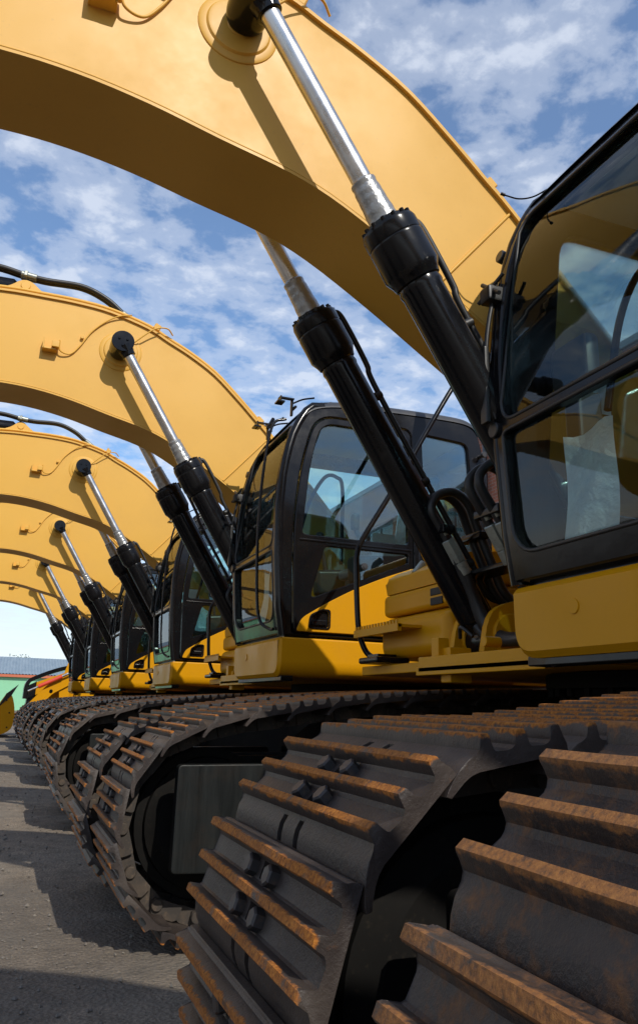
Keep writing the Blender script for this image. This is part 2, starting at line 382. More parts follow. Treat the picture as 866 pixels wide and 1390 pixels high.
def gravel_bm(bm):
    rnd = random.Random(3)
    for i in range(5200):
        y = -1.6+rnd.random()**1.7*15; x = -4.2+rnd.random()*2.6
        if x > -2.2 and rnd.random() < .5: continue
        s = .0025+.0075*rnd.random()**3; c = Vector((x, y, s*.25)); vs = []
        for d in ((1, 0, 0), (-1, 0, 0), (0, 1, 0), (0, -1, 0), (0, 0, 1), (0, 0, -1)):
            vs.append(bm.verts.new(c+Vector(d)*s*(.6+.8*rnd.random())+Vector((rnd.uniform(-.4, .4), rnd.uniform(-.4, .4), 0))*s))
        for t in ((0, 2, 4), (2, 1, 4), (1, 3, 4), (3, 0, 4), (2, 0, 5), (1, 2, 5), (3, 1, 5), (0, 3, 5)): bm.faces.new([vs[q] for q in t])
tag(obj('loose_gravel', 'gravel', gravel_bm, 'stone', ang=10, wn=False), 'fine loose grit scattered over the grey asphalt yard', 'gravel', kind='stuff')

# green building far off
bld = thing('green_building', 'long low green building with red trim and blue grey roof far beyond the row', 'building', (-10, 70, 0))
obj('wall', 'gwall', lambda bm: box(bm, -40, 36, 0, 14, 0, 2.66), 'green', bld)
obj('fascia', 'gfascia', lambda bm: box(bm, -40.3, 36.3, -.32, -.02, 2.665, 2.88), 'redtrim', bld)
def groof(bm):
    n = 300
    for i in range(n):
        x0 = -40.4+i*76.8/n; x1 = x0+76.8/n; xm = (x0+x1)/2
        a = [bm.verts.new(p) for p in ((x0, -.35, 2.89), (xm, -.35, 2.96), (xm, 6.5, 4.62), (x0, 6.5, 4.55))]; b = [bm.verts.new(p) for p in ((xm, -.35, 2.96), (x1, -.35, 2.89), (x1, 6.5, 4.55), (xm, 6.5, 4.62))]
        bm.faces.new(a); bm.faces.new(b)
    box(bm, -40.4, 36.4, 6.5, 14.3, 2.7, 4.6)
obj('roof', 'groof', groof, 'roof', bld)
def door_g(bm): box(bm, 2.5, 5.6, -.06, .0, 0, 2.3, .01)
obj('roller_door', 'gdoor', door_g, 'roof', bld)

# brick building behind the machines
bb = thing('brick_building', 'tall red brick building rising behind the row of excavators', 'building', (7.0, 0, 0))
def bwall(bm):
    bars = [(0.3+4.2*i, 1.5+4.2*i+1.0) for i in range(-3, 8)]
    holes = []
    for (a, b) in bars:
        for z0, z1 in ((1.1, 2.7), (4.6, 6.2)): holes.append([(a, z0), (b, z0), (b, z1), (a, z1)])
    plate(bm, [(-14, 0), (34, 0), (34, 7.35), (-14, 7.35)], holes, 0, .35, .002, fn=lambda a, t, z: Vector((t, a, z)))
    box(bm, .36, 9, -14, 34, 0, 7.2)
obj('wall', 'bwall', bwall, 'brick', bb)
obj('coping', 'bcop', lambda bm: box(bm, -.06, .5, -14.1, 34.1, 7.36, 7.5, .01), 'roof', bb)
for i in range(-3, 8):
    a, b = 0.3+4.2*i, 1.5+4.2*i+1.0
    for z0, z1 in ((1.1, 2.7), (4.6, 6.2)):
        w = obj('window', 'bwin', lambda bm: [box(bm, .12, .20, -1.1, -1.03, 0, 1.6), box(bm, .12, .20, 1.03, 1.1, 0, 1.6), box(bm, .12, .20, -1.03, 1.03, 0, .07), box(bm, .12, .20, -1.03, 1.03, 1.53, 1.6), box(bm, .13, .19, -.03, .03, .07, 1.53), box(bm, -.05, .12, -1.15, 1.15, -.09, -.003)], 'satin', bb, ((0, (a+b)/2, z0)))
        obj('pane', 'bpane', lambda bm: box(bm, .155, .163, -1.03, 1.03, .07, 1.53), 'glassdark', w)
rb = obj('drainpipe', 'bdrain', lambda bm: tube(bm, [(-.09, 0, .1), (-.09, 0, 7.2)], .05, 10), 'satin', bb, (0, 12.2, 0))

# ------------------------------------------------------------------ crawler track
PITCH_T, RP = .192, .400
def track_path(x1, z1, lift=0.0):
    P = []
    top = catmull([(1.75, 0, 1.005), (1.0, 0, 1.012), (0.0, 0, 1.012+lift*.3), (-.6, 0, 1.0+lift*.6), (-1.2, 0, .962+lift), (-1.55, 0, .912+lift), (-1.75, 0, .886+lift), (x1+.03, 0, min(z1+RP-.006, .872+lift))], 10)
    P += [(p.x, p.z) for p in top]
    for i in range(3, 41):
        a = R(90+180*i/40); P.append((x1+RP*math.cos(a), z1+RP*math.sin(a)))
    P += [(-1.45, .066), (-1.3, .062), (1.3, .062), (1.45, .08)]
    for i in range(0, 41):
        a = R(-65+155*i/40); P.append((1.78+.395*math.cos(a), .61+.395*math.sin(a)))
    P.append(P[0]); return [Vector(p) for p in P]
def place_on(P, target):
    S = [0]
    for a, b in zip(P, P[1:]): S.append(S[-1]+(b-a).length)
    L = S[-1]; n = round(L/PITCH_T); best = (1e9, 0)
    tgt = Vector(target)
    for i in range(len(P)-1):
        a, b = P[i], P[i+1]; d = b-a
        if d.length < 1e-6: continue
        t = max(0, min(1, (tgt-a).dot(d)/d.length_squared)); q = (a+d*t-tgt).length
        if q < best[0]: best = (q, S[i]+t*d.length)
    s0 = best[1]-L/n/2
    def at(s):
        s %= L
        for i in range(len(P)-1):
            if S[i+1] >= s and S[i+1] > S[i]: return P[i]+(P[i+1]-P[i])*((s-S[i])/(S[i+1]-S[i]))
        return P[-1]
    return [at(s0+k*L/n) for k in range(n)]
W = .634
def shoe_bm(bm):
    H = -.0605
    top = [(-.089, .076), (-.089, .089), (-.086, .0930)]
    for c in (-.073, -.010, .053):
        top += [(c-.015, .0935), (c-.0112, .0975), (c-.0085, .1165), (c-.006, .1205), (c+.006, .1205), (c+.0085, .1165), (c+.0112, .099)]
        top += [(c+.018, .0938), (c+.025, .0930)] if c < .05 else [(c+.018, .0935), (c+.032, .0890), (c+.045, .0800), (c+.060, .065), (c+.071, .053), (c+.076, .044)]
    bot = [(.120, .040), (.112, .048), (.098, .060), (.085, .067), (.07, .0695)]
    pts = [(x, z+H) for x, z in top+bot]
    prism(bm, pts, -W/2, W/2, .0012)
def bolts_bm(bm):
    rnd = random.Random(5)
    for x in (-.0415, .0215):
        for y in (-.052, .052):
            a = rnd.random()*60
            lathe(bm, (x, y, .0315), (0, 0, 1), [(0, .0175), (.017, .0175), (.0205, .0145)], 6)
def make_shoe(name, m, seed):
    bm = bmesh.new(); shoe_bm(bm); me = bpy.data.meshes.new(name); bmesh.ops.recalc_face_normals(bm, faces=bm.faces); bm.to_mesh(me); bm.free()
    ob = bpy.data.objects.new('tmp', me); col.objects.link(ob)
    bc = bmesh.new()
    for x in (-.0415, .0215): box(bc, x-.014, x+.014, -.02, .02, -.03, .05)
    for y in (-.040, .040): box(bc, .070, .106, y-.0105, y+.0105, -.03, .05)
    mc = bpy.data.meshes.new('cut'); bmesh.ops.recalc_face_normals(bc, faces=bc.faces); bc.to_mesh(mc); bc.free(); oc = bpy.data.objects.new('cut', mc); col.objects.link(oc)
    md = ob.modifiers.new('b', 'BOOLEAN'); md.object = oc; md.operation = 'DIFFERENCE'; md.solver = 'EXACT'
    res = bpy.data.meshes.new_from_object(ob.evaluated_get(bpy.context.evaluated_depsgraph_get()))
    bpy.data.objects.remove(ob); bpy.data.objects.remove(oc)
    # uneven worn cleats: cut across and jog the tips a little
    b2 = bmesh.new(); b2.from_mesh(res)
    for i in range(1, 24):
        y = -W/2+W*i/24
        bmesh.ops.bisect_plane(b2, geom=b2.verts[:]+b2.edges[:]+b2.faces[:], plane_co=(0, y, 0), plane_no=(0, 1, 0))
    for v in b2.verts:
        if v.co.z > .052: v.co.z += noise.noise(Vector((v.co.x*8, v.co.y*9, seed)))*.0010; v.co.x += noise.noise(Vector((v.co.y*9, seed, v.co.x*8)))*.0006
        if abs(v.co.y) > W/2-.003: v.co.y += noise.noise(Vector((v.co.x*20, seed, v.co.z*20)))*.003
    nf = len(b2.faces); bolts_bm(b2); b2.faces.ensure_lookup_table()
    for fc in b2.faces[nf:]: fc.material_index = 1
    res2 = finish(b2, name, M[m], 30); res2.materials.append(M['bolt']); return res2
shoes = [make_shoe('track_shoe', 'shoe', 1.3), make_shoe('track_shoe', 'shoe', 5.7), make_shoe('track_shoe', 'shoe', 9.1)]
shoes_w = [make_shoe('track_shoe', 'shoe_worn', 2.2), make_shoe('track_shoe', 'shoe_worn', 6.1)]
def shoe_matrix(a, b):
    m = (a+b)/2; d = (b-a).normalized()
    X = Vector((d.x, 0, d.y)); Z = Vector((d.y, 0, -d.x)); 
    Y = Z.cross(X)
    return Matrix(((X.x, Y.x, Z.x, m.x), (X.y, Y.y, Z.y, 0), (X.z, Y.z, Z.z, m.y), (0, 0, 0, 1)))
def chain_bm(bm, pins):
    n = len(pins)
    for k in range(n):
        a, b = pins[k], pins[(k+1) % n]; mt = shoe_matrix(a, b); L = (b-a).length/2
        for y in (-.088, .088):
            s = 1 if y > 0 else -1
            for (xa, xb, yy) in ((-L-.02, .012, y+s*.010), (.0, L+.02, y-s*.010)):
                nv = len(bm.verts)
                prism(bm, round_poly([(xa, -.058), (xb, -.058), (xb, -.005), (xb-.02, .0088), (xa+.02, .0088), (xa, -.01)], .01, 2), yy-.014, yy+.014)
                bm.verts.ensure_lookup_table()
                for v in bm.verts[nv:]: v.co = mt @ v.co
        q = a-Vector((mt[0][2], mt[2][2]))*.034; cyl(bm, (q.x, -.125, q.y), (q.x, .125, q.y), .024, 12)
IDLERS = {}
def make_track(root, side, x1, z1, target, key, worn, label, lift=0.0):
    # target: outer tip of the middle cleat of one shoe -> middle of its pin chord
    c = Vector((x1, z1)); t = Vector(target); dirn = (t-c).normalized(); P = track_path(x1, z1, lift)
    pins = place_on(P, c+dirn*RP)
    ch = obj('crawler_track', 'chain'+key, lambda bm: chain_bm(bm, pins), 'chain', root, (0, side*1.19, 0), label=label)
    n = len(pins); ms = shoes_w if worn else shoes
    rnd = random.Random(hash(key) % 97 if False else sum(map(ord, key)))
    for k in range(n):
        mt = shoe_matrix(pins[k], pins[(k+1) % n])
        s = bpy.data.objects.new('track_shoe', ms[rnd.randrange(len(ms))]); col.objects.link(s); s.parent = ch
        s.matrix_local = mt @ Matrix.Rotation(rnd.uniform(-.012, .012), 4, 'Y')
    # frame with idler, rollers, sprocket
    def frame(bm):
        for y0, y1 in ((-.30, -.245), (.245, .30)):
            prism(bm, round_poly([(x1-.19, .29), (-1.2, .27), (-1.2, .715), (x1-.19, .705)], .02, 3), y0, y1, .008)
        box(bm, -1.25, 1.45, -.22, .22, .33, .66, .03)
        prism(bm, [(1.3, .34), (1.9, .42), (1.9, .80), (1.3, .66)], -.26, -.20, .01); prism(bm, [(1.3, .34), (1.9, .42), (1.9, .80), (1.3, .66)], .20, .26, .01)
        for x in (-.75, .55): box(bm, x-.05, x+.05, -.08, .08, .64, .80, .01)
    fr = obj('track_frame', 'tframe'+key, frame, 'under' if key in 'amn' else 'plate', root, (0, side*1.19, 0))
    def idler(bm):
        lathe(bm, (0, -.10, 0), (0, 1, 0), [(0, .06), (.0, .22), (.02, .245), (.03, .27), (.055, .275), (.06, .31), (.14, .31), (.145, .275), (.17, .27), (.18, .245), (.2, .22), (.2, .06)], 40)
        cyl(bm, (0, -.24, 0), (0, .24, 0), .05)
    obj('idler_wheel', 'idler', idler, 'under', fr, (x1, 0, z1))
    def sprocket(bm):
        pts = []
        for i in range(21):
            for da, rr in ((-.3, .27), (-.12, .33), (.12, .33), (.3, .27)):
                a = 2*math.pi*(i+da)/21; pts.append((rr*math.cos(a), rr*math.sin(a)))
        prism(bm, pts, -.03, .03); lathe(bm, (0, -.25, 0), (0, 1, 0), [(0, .10), (.02, .2), (.22, .22), (.45, .22), (.47, .1)], 30)
    obj('drive_sprocket', 'sprocket', sprocket, 'under', fr, (1.78, 0, .61))
    def roller(bm): lathe(bm, (0, -.13, 0), (0, 1, 0), [(0, .05), (.01, .09), (.04, .095), (.045, .078), (.215, .078), (.22, .095), (.25, .09), (.26, .05)], 20)
    for i in range(7): obj('track_roller', 'roller', roller, 'under', fr, (-1.25+i*.42, 0, .088+.012))
    for x in (-.75, .55): obj('carrier_roller', 'croller', lambda bm: lathe(bm, (0, -.12, 0), (0, 1, 0), [(0, .04), (.01, .07), (.23, .07), (.24, .04)], 18), 'under', fr, (x, 0, .872))

# ------------------------------------------------------------------ cab
YC = -.885
def lean(p):
    if p.z > 1.9:
        q = ((p.z-1.9)/.95)**2*.13; return Vector((p.x, YC+(p.y-YC)*(1-q), p.z))
    return p
FP = [(1.30, -1.285), (1.5, -1.318), (1.8, -1.34), (2.1, -1.345), (2.3, -1.33), (2.45, -1.305), (2.58, -1.268), (2.68, -1.225), (2.76, -1.175), (2.82, -1.11), (2.86, -1.03), (2.9, -.95)]
def fx(z):
    if z <= FP[0][0]: return FP[0][1]
    for (a, x), (b, y) in zip(FP, FP[1:]):
        if z <= b: return x+(y-x)*(z-a)/(b-a)
    return FP[-1][1]
OUT = [(fx(1.345), 1.345)]+[(fx(z), z) for z in (1.5, 1.65, 1.8, 1.95, 2.1, 2.2, 2.3, 2.4, 2.5, 2.58, 2.65, 2.71, 2.76, 2.80)]
SIDE = OUT+[(-1.06, 2.835), (-.85, 2.855), (-.4, 2.88), (-.1, 2.885), (0, 2.875), (.06, 2.84), (.10, 2.76), (.125, 2.6), (.15, 2.2), (.17, 1.8), (.18, 1.345)]
ZC = [1.36+.05*i for i in range(30)]
def cab_bm(bm):
    door = round_poly([(-1.225, 1.36), (-.425, 1.36), (-.425, 2.74), (-1.10, 2.74), (-1.20, 2.4), (-1.245, 2.0)], [.02, .03, .06, .14, .3, .2], 6)
    rearw = round_poly([(-.345, 1.93), (.02, 1.93), (.0, 2.70), (-.345, 2.72)], .05)
    plate(bm, SIDE, [door, rearw], -1.362, -1.322, .008)
    rw = round_poly([(-1.16, 1.62), (-.02, 1.62), (-.03, 2.66), (-1.06, 2.66)], .08)
    plate(bm, SIDE, [rw], -.448, -.408, .008)
    # front frame
    fr = round_poly([(-1.36, 1.35), (-.41, 1.35), (-.41, 2.80), (-1.36, 2.80)], [.02, .02, .10, .10], 6)
    h1 = round_poly([(-1.30, 1.876), (-.468, 1.876), (-.468, 2.67), (-1.30, 2.67)], .07, 6)
    h2 = round_poly([(-1.30, 1.432), (-.468, 1.432), (-.468, 1.843), (-1.30, 1.843)], [.11, .11, .03, .03], 6)
    plate(bm, fr, [h1, h2], 0, .045, .006, fn=lambda a, t, z: Vector((fx(z)+t-.006, a, z)), cuts=ZC)
    # rounded corner posts where the front meets the sides
    for y in (-1.345, -.425):
        tube(bm, [(x+.018, y, z) for x, z in OUT+[(-1.06, 2.81)]], .028, 10, smooth=False)
    # rear wall with window hole
    rr = [(-1.33, 1.35), (-.44, 1.35), (-.44, 2.82), (-1.33, 2.82)]
    plate(bm, rr, [round_poly([(-1.22, 1.95), (-.55, 1.95), (-.57, 2.62), (-1.20, 2.62)], .05)], .10, .14, .004, fn=lambda a, t, z: Vector((t-.02*(z-1.3), a, z)))
    # floor
    box(bm, -1.24, .16, -1.325, -.445, 1.352, 1.40)
def roof_bm(bm):
    pts = [(-1.20, 2.735), (-1.165, 2.775), (-1.09, 2.825), (-.95, 2.858), (-.7, 2.88), (-.4, 2.893), (-.1, 2.898), (.02, 2.886), (.075, 2.85), (.11, 2.78)]
    P = [(p.x, p.z) for p in catmull([(a, 0, b) for a, b in pts], 4)]
    ys = [-1.372, -1.366, -1.345, -1.30, -1.1, -.885, -.67, -.47, -.425, -.404, -.398]; zo = [-.045, -.018, .0, .008, .014, .016, .014, .008, 0, -.018, -.045]
    g = [[bm.verts.new((x, y, z+q)) for x, z in P] for y, q in zip(ys, zo)]
    for i in range(len(ys)-1):
        for j in range(len(P)-1): bm.faces.new((g[i][j], g[i][j+1], g[i+1][j+1], g[i+1][j]))
    box(bm, -1.08, .06, -1.31, -.46, 2.79, 2.82)
    # roof hatch
    box(bm, -.95, -.45, -1.2, -.6, 2.88, 2.915, .012)
def pane(poly, y, th=.006):
    return lambda bm: plate(bm, poly, [], y, y+th, .0005)
def fpane(v0, v1, z0, z1):
    def b(bm):
        n = 14; m_ = 3
        g = [[bm.verts.new((fx(z0+(z1-z0)*i/n)+.016, v0+(v1-v0)*j/m_, z0+(z1-z0)*i/n)) for j in range(m_+1)] for i in range(n+1)]
        for i in range(n):
            for j in range(m_): bm.faces.new((g[i][j], g[i+1][j], g[i+1][j+1], g[i][j+1]))
    return b
def make_cab(root, first):
    cab = obj('cab', 'cab', cab_bm, 'black', root, post=lean)
    obj('cab_roof', 'roof', roof_bm, 'satin', cab, post=lean)
    obj('windscreen', 'ws1', fpane(-1.31, -.458, 1.868, 2.68), 'glass', cab, post=lean)
    obj('lower_windscreen', 'ws2', fpane(-1.31, -.458, 1.42, 1.85), 'glass', cab, post=lean)
    obj('window_pane', 'rw', pane([(-.36, 1.915), (.03, 1.915), (.01, 2.72), (-.36, 2.735)], -1.345), 'glassdark', cab, post=lean)
    obj('window_pane', 'rtw', pane([(-1.17, 1.6), (0, 1.6), (-.02, 2.68), (-1.07, 2.68)], -.43), 'glass', cab, post=lean)
    obj('window_pane', 'bkw', lambda bm: box(bm, .098, .104, -1.23, -.54, 1.94, 2.63), 'glass', cab, post=lean)
    # window rubber around the screens
    def seal(bm):
        for (z0, z1, rd) in ((1.876, 2.67, [.07]*4), (1.432, 1.843, [.11, .11, .03, .03])):
            pl = round_poly([(-1.30, z0), (-.468, z0), (-.468, z1), (-1.30, z1)], rd, 6); tube(bm, [(fx(z)-.004, a, z) for a, z in pl+[pl[0]]], .007, 6, smooth=False)
    obj('window_seal', 'seal', seal, 'rubber', cab, post=lean)
    # door
    dpoly = round_poly([(-1.216, 1.366), (-.432, 1.366), (-.432, 2.732), (-1.095, 2.732), (-1.193, 2.4), (-1.238, 2.0)], [.02, .03, .06, .14, .3, .2], 6)
    win = round_poly([(-1.185, 1.945), (-.475, 1.945), (-.475, 2.685), (-1.065, 2.685), (-1.14, 2.4)], [.03, .03, .05, .10, .3], 5)
    low = round_poly([(-1.12, 1.565), (-.475, 1.83), (-.475, 1.885), (-1.035, 1.885)], [.035, .01, .02, .03], 4)
    door = obj('cab_door', 'door', lambda bm: (plate(bm, dpoly, [win, low], -1.366, -1.330, .005),
               box(bm, -1.20, -.45, -1.371, -1.362, 1.905, 1.918, .003)), 'black', cab, post=lean)
    obj('window_pane', 'dw', pane([(-1.20, 1.93), (-.46, 1.93), (-.46, 2.70), (-1.04, 2.70), (-1.15, 2.4)], -1.35), 'glassdark', door, post=lean)
    obj('window_pane', 'dl', pane([(-1.14, 1.55), (-.46, 1.83), (-.46, 1.90), (-1.02, 1.90)], -1.35), 'glassdark', door, post=lean)
    wedge = round_poly([(-1.205, 1.37), (-.44, 1.37), (-.44, 1.80), (-.62, 1.735), (-.85, 1.635), (-1.04, 1.53), (-1.175, 1.445)], [.02, .01, .02, .1, .1, .1, .08], 4)
    hh = round_poly([(-1.125, 1.395), (-1.005, 1.395), (-1.005, 1.495), (-1.05, 1.495), (-1.115, 1.46)], .02, 3)
    obj('yellow_door_panel', 'wedge', lambda bm: plate(bm, wedge, [hh], -1.378, -1.368, .003), 'yellow', door)
    obj('door_handle', 'dhandle', lambda bm: (plate(bm, round_poly([(-1.135, 1.387), (-.995, 1.387), (-.995, 1.505), (-1.05, 1.505), (-1.125, 1.468)], .02, 3), [hh], -1.386, -1.379, .002), box(bm, -1.11, -1.015, -1.384, -1.372, 1.41, 1.44, .004)), 'black', door)
    obj('door_lock', 'dlock', lambda bm: (cyl(bm, (-.78, -1.385, 1.78), (-.78, -1.365, 1.78), .022), cyl(bm, (-.78, -1.39, 1.78), (-.78, -1.385, 1.78), .012)), 'satin', door)
    obj('door_hinge', 'dhinge', lambda bm: [box(bm, -.46, -.40, -1.382, -1.364, z, z+.09, .005) for z in (2.05, 2.50)], 'black', door, post=lean)
    # work light brackets on the roof edge
    def brk(bm):
        box(bm, -1.20, -1.185, -.04, .04, 0, .012); box(bm, -1.215, -1.20, -.012, .012, -.05, .06, .003)
        box(bm, -1.30, -1.20, -.03, .0, .055, .066, .002); box(bm, -1.32, -1.27, -.05, .02, .02, .032, .002); box(bm, -1.30, -1.292, -.045, .015, .02, .065)
        tube(bm, [(-1.2, 0, .04), (-1.14, -.02, .07), (-1.09, -.10, .06)], .006, 6)
    if not first:
        obj('light_bracket', 'brk', brk, 'black', cab, (0, -1.14, 2.82)); obj('light_bracket', 'brk', brk, 'black', cab, (0, -.62, 2.82))
    def wiring(bm): tube(bm, [(-1.22, -1.02, 2.80), (-1.30, -.92, 2.76), (-1.27, -.75, 2.83), (-1.2, -.62, 2.86)], .005, 6); cyl(bm, (-1.30, -.92, 2.74), (-1.26, -.92, 2.82), .012)
    if not first: obj('light_wiring', 'wiring', wiring, 'black', cab)
    else: obj('loose_lamp_wire', 'lwire', lambda bm: (tube(bm, [(-1.17, -.56, 2.775), (-1.215, -.525, 2.75), (-1.26, -.50, 2.745), (-1.30, -.475, 2.765)], .003, 6), cyl(bm, (-1.30, -.475, 2.765), (-1.315, -.47, 2.772), .006)), 'black', cab)
    # wiper and its long feed rod down the screen
    def wiper(bm):
        tube(bm, [(-1.345, -.43, 1.90), (-1.375, -.425, 2.0), (-1.372, -.435, 2.2), (-1.33, -.44, 2.42)], .008, 6)
        box(bm, -1.39, -1.37, -.445, -.405, 1.88, 2.16, .006); box(bm, -1.38, -1.30, -.47, -.405, 2.33, 2.39, .01); cyl(bm, (-1.36, -.43, 1.86), (-1.32, -.43, 1.86), .028)
        tube(bm, [(-1.36, -.40, 2.42), (-1.36, -.50, 2.34)], .008, 6); tube(bm, [(-1.38, -.40, 2.34), (-1.34, -.50, 2.42)], .007, 6)
    obj('wiper', 'wiper', wiper, 'rubber', cab)
    if not first: obj('screen_guard_rail', 'guard', lambda bm: tube(bm, [(-1.23, -1.10, 2.76), (-1.32, -1.10, 2.70), (-1.37, -1.12, 2.4), (-1.39, -1.13, 2.0), (-1.38, -1.14, 1.6), (-1.36, -1.16, 1.44), (-1.325, -1.24, 1.385), (-1.315, -1.29, 1.38)], .0095, 8), 'black', cab)
    obj('clearance_lamp', 'stud', lambda bm: (cyl(bm, (.09, -1.31, 2.62), (.09, -1.375, 2.62), .012), cyl(bm, (.09, -1.375, 2.62), (.09, -1.395, 2.62), .02), cyl(bm, (-1.235, -.40, 2.55), (-1.285, -.40, 2.56), .024)), 'satin', cab)
    # inside
    def seat(bm):
        box(bm, -.62, -.12, -1.12, -.66, 1.72, 1.86, .05, 3); box(bm, -.20, -.04, -1.11, -.67, 1.84, 2.36, .06, 3, Matrix.Rotation(R(8), 3, 'Y'))
        box(bm, -.13, -.02, -1.02, -.76, 2.38, 2.56, .045, 3); box(bm, -.55, -.15, -1.05, -.73, 1.40, 1.72, .02)
    obj('seat', 'seat', seat, 'seat', cab)
    obj('plastic_seat_cover', 'wrap', lambda bm: (box(bm, -.66, -.10, -1.14, -.64, 1.80, 1.875, .035, 3), box(bm, -.235, -.06, -1.12, -.66, 1.95, 2.40, .06, 3, Matrix.Rotation(R(8), 3, 'Y'))), 'plastic', cab)
    def consoles(bm):
        for y0, y1 in ((-1.27, -1.14), (-.64, -.52)):
            box(bm, -.80, -.15, y0, y1, 1.72, 1.90, .03, 3, Matrix.Rotation(R(-5), 3, 'Y')); ym = (y0+y1)/2
            tube(bm, [(-.72, ym, 1.88), (-.74, ym, 1.98), (-.77, ym, 2.06)], .016, 8); box(bm, -.80, -.745, ym-.025, ym+.025, 2.04, 2.15, .018, 3)
        box(bm, -1.12, -1.02, -.58, -.50, 1.40, 2.0, .015); box(bm, -1.16, -1.10, -.68, -.49, 2.0, 2.16, .02, 2)
    obj('control_console', 'cons', consoles, 'satin', cab)
    obj('pedals', 'ped', lambda bm: [(box(bm, -1.12, -.98, y-.035, y+.035, 1.46, 1.475, .004, 1, Matrix.Rotation(R(25), 3, 'Y')), tube(bm, [(-1.0, y, 1.46), (-1.05, y, 1.62), (-1.03, y, 1.78)], .009, 6)) for y in (-.95, -.83)], 'black', cab)
    obj('grab_arch', 'arch', lambda bm: tube(bm, [(-.93, -.50, 1.98), (-.84, -.50, 2.35), (-.72, -.50, 2.58), (-.62, -.50, 2.60), (-.57, -.50, 2.50), (-.57, -.50, 1.95)], .014, 8), 'black', cab)
    obj('headliner', 'headl', lambda bm: box(bm, -1.05, .07, -1.30, -.47, 2.765, 2.785), 'liner', cab)
    obj('window_sticker', 'stk', lambda bm: (box(bm, -1.01, -.88, -.461, -.4585, 1.98, 2.16), box(bm, -.30, -.12, -.461, -.4585, 2.02, 2.22)), 'paper', cab)
    return cab

# ------------------------------------------------------------------ boom
TOP = [(-5.55, 2.80), (-5.2, 2.95), (-4.6, 3.26), (-4.0, 3.53), (-3.5, 3.68), (-3.1, 3.735), (-2.82, 3.745), (-2.58, 3.745), (-2.35, 3.725), (-2.07, 3.655), (-1.9, 3.575), (-1.73, 3.495), (-1.53, 3.375), (-1.33, 3.20), (-1.19, 3.065), (-1.06, 2.94), (-.7, 2.55), (-.3, 2.12), (.0, 1.86), (.14, 1.76)]
BOT = [(-5.55, 2.60), (-5.2, 2.66), (-4.6, 2.80), (-4.0, 2.93), (-3.5, 3.01), (-3.06, 3.03), (-2.8, 3.02), (-2.55, 2.98), (-2.29, 2.915), (-2.02, 2.85), (-1.81, 2.765), (-1.53, 2.60), (-1.25, 2.415), (-1.0, 2.25), (-.6, 1.99), (-.2, 1.70), (.0, 1.56), (.12, 1.54)]
sm = lambda L: [(p.x, p.z) for p in catmull([(a, 0, b) for a, b in L], 4)]
def boom_bm(bm):
    t = sm(TOP); b = sm(BOT)
    poly = [(x, z-.006) for x, z in t]+[(.2, 1.68), (.19, 1.60)]+[(x, z+.006) for x, z in b[::-1]]+[(-5.66, 2.66), (-5.66, 2.74)]
    for y0, y1 in ((-.2, -.185), (.185, .2)): plate(bm, poly, [], y0, y1, .002)
    strip(bm, t, -.218, .218, -.016); strip(bm, b, -.202, .202, .012)
    # weld beads
    for y in (-.203, .203):
        tube(bm, [(-1.075, y, 2.93), (-1.41, y, 2.54)], .0065, 6, smooth=False); tube(bm, [(-3.62, y, 3.65), (-3.7, y, 3.0)], .006, 6, smooth=False)
    # weld line along the bottom flange and top flange
    for y in (-.2, .2): tube(bm, [(x, y, z+.016) for x, z in b[20:-8]], .0035, 5, smooth=False)
    cyl(bm, (.02, -.26, 1.70), (.02, .26, 1.70), .13); cyl(bm, (-5.5, -.24, 2.70), (-5.5, .24, 2.70), .11)
PIN = Vector((-2.25, 0, 3.42)); FOOT = Vector((-.88, 0, 1.24))
def boss_bm(bm):
    for s in (-1, 1):
        lathe(bm, (PIN.x, s*.199, PIN.z), (0, s, 0), [(0, .155), (.006, .152), (.010, .143), (.011, .125), (.020, .118), (.022, .105), (.022, .06)], 44)
    cyl(bm, (PIN.x, -.225, PIN.z), (PIN.x, .225, PIN.z), .05)
def pipes_bm(bm):
    t = sm(TOP)
    def run(y, dz, r_, a, b):
        pts = [(x, y, z+dz) for x, z in t if a <= x <= b]
        tube(bm, pts, r_, 8, smooth=False)
    run(-.17, .035, .013, -5.2, -.4); run(-.125, .040, .013, -5.2, -.4); run(.02, .042, .016, -2.1, -.4); run(.075, .042, .016, -2.1, -.4); run(.15, .035, .012, -5.2, -.4)
    for x, z in t:
        pass
    for x in (-4.4, -3.5, -2.0, -1.15):
        z = min(t, key=lambda p: abs(p[0]-x))[1]; i = t.index(min(t, key=lambda p: abs(p[0]-x))); d = Vector((t[i+1][0]-t[i-1][0], t[i+1][1]-t[i-1][1])); a = -math.atan2(d.y, d.x)
        box(bm, x-.025, x+.025, -.195, -.10, z+.02, z+.07, .005, 1, Matrix.Rotation(a, 3, 'Y')); box(bm, x-.025, x+.025, .0, .10, z+.02, z+.07, .005, 1, Matrix.Rotation(a, 3, 'Y'))
        cyl(bm, (x, -.147, z+.06), (x-.0, -.147, z+.095), .008)
def ear_bm(bm):
    for y in (-.09, .065):
        prism(bm, round_poly([(-3.30, 3.72), (-2.70, 3.735), (-2.86, 3.84), (-2.93, 3.90), (-3.0, 3.90), (-3.06, 3.84)], [.0, .02, .05, .04, .04, .05], 4), y, y+.025, .003)
        cyl(bm, (-2.965, y-.008, 3.855), (-2.965, y+.033, 3.855), .035)
def bracket_bm(bm):
    box(bm, -2.785, -2.70, -.27, -.203, 3.315, 3.325, .001); box(bm, -2.79, -2.78, -.27, -.203, 3.315, 3.40, .001); box(bm, -2.70, -2.692, -.255, -.203, 3.315, 3.36, .001)
    box(bm, -2.73, -2.68, -.29, -.235, 3.33, 3.375, .003)
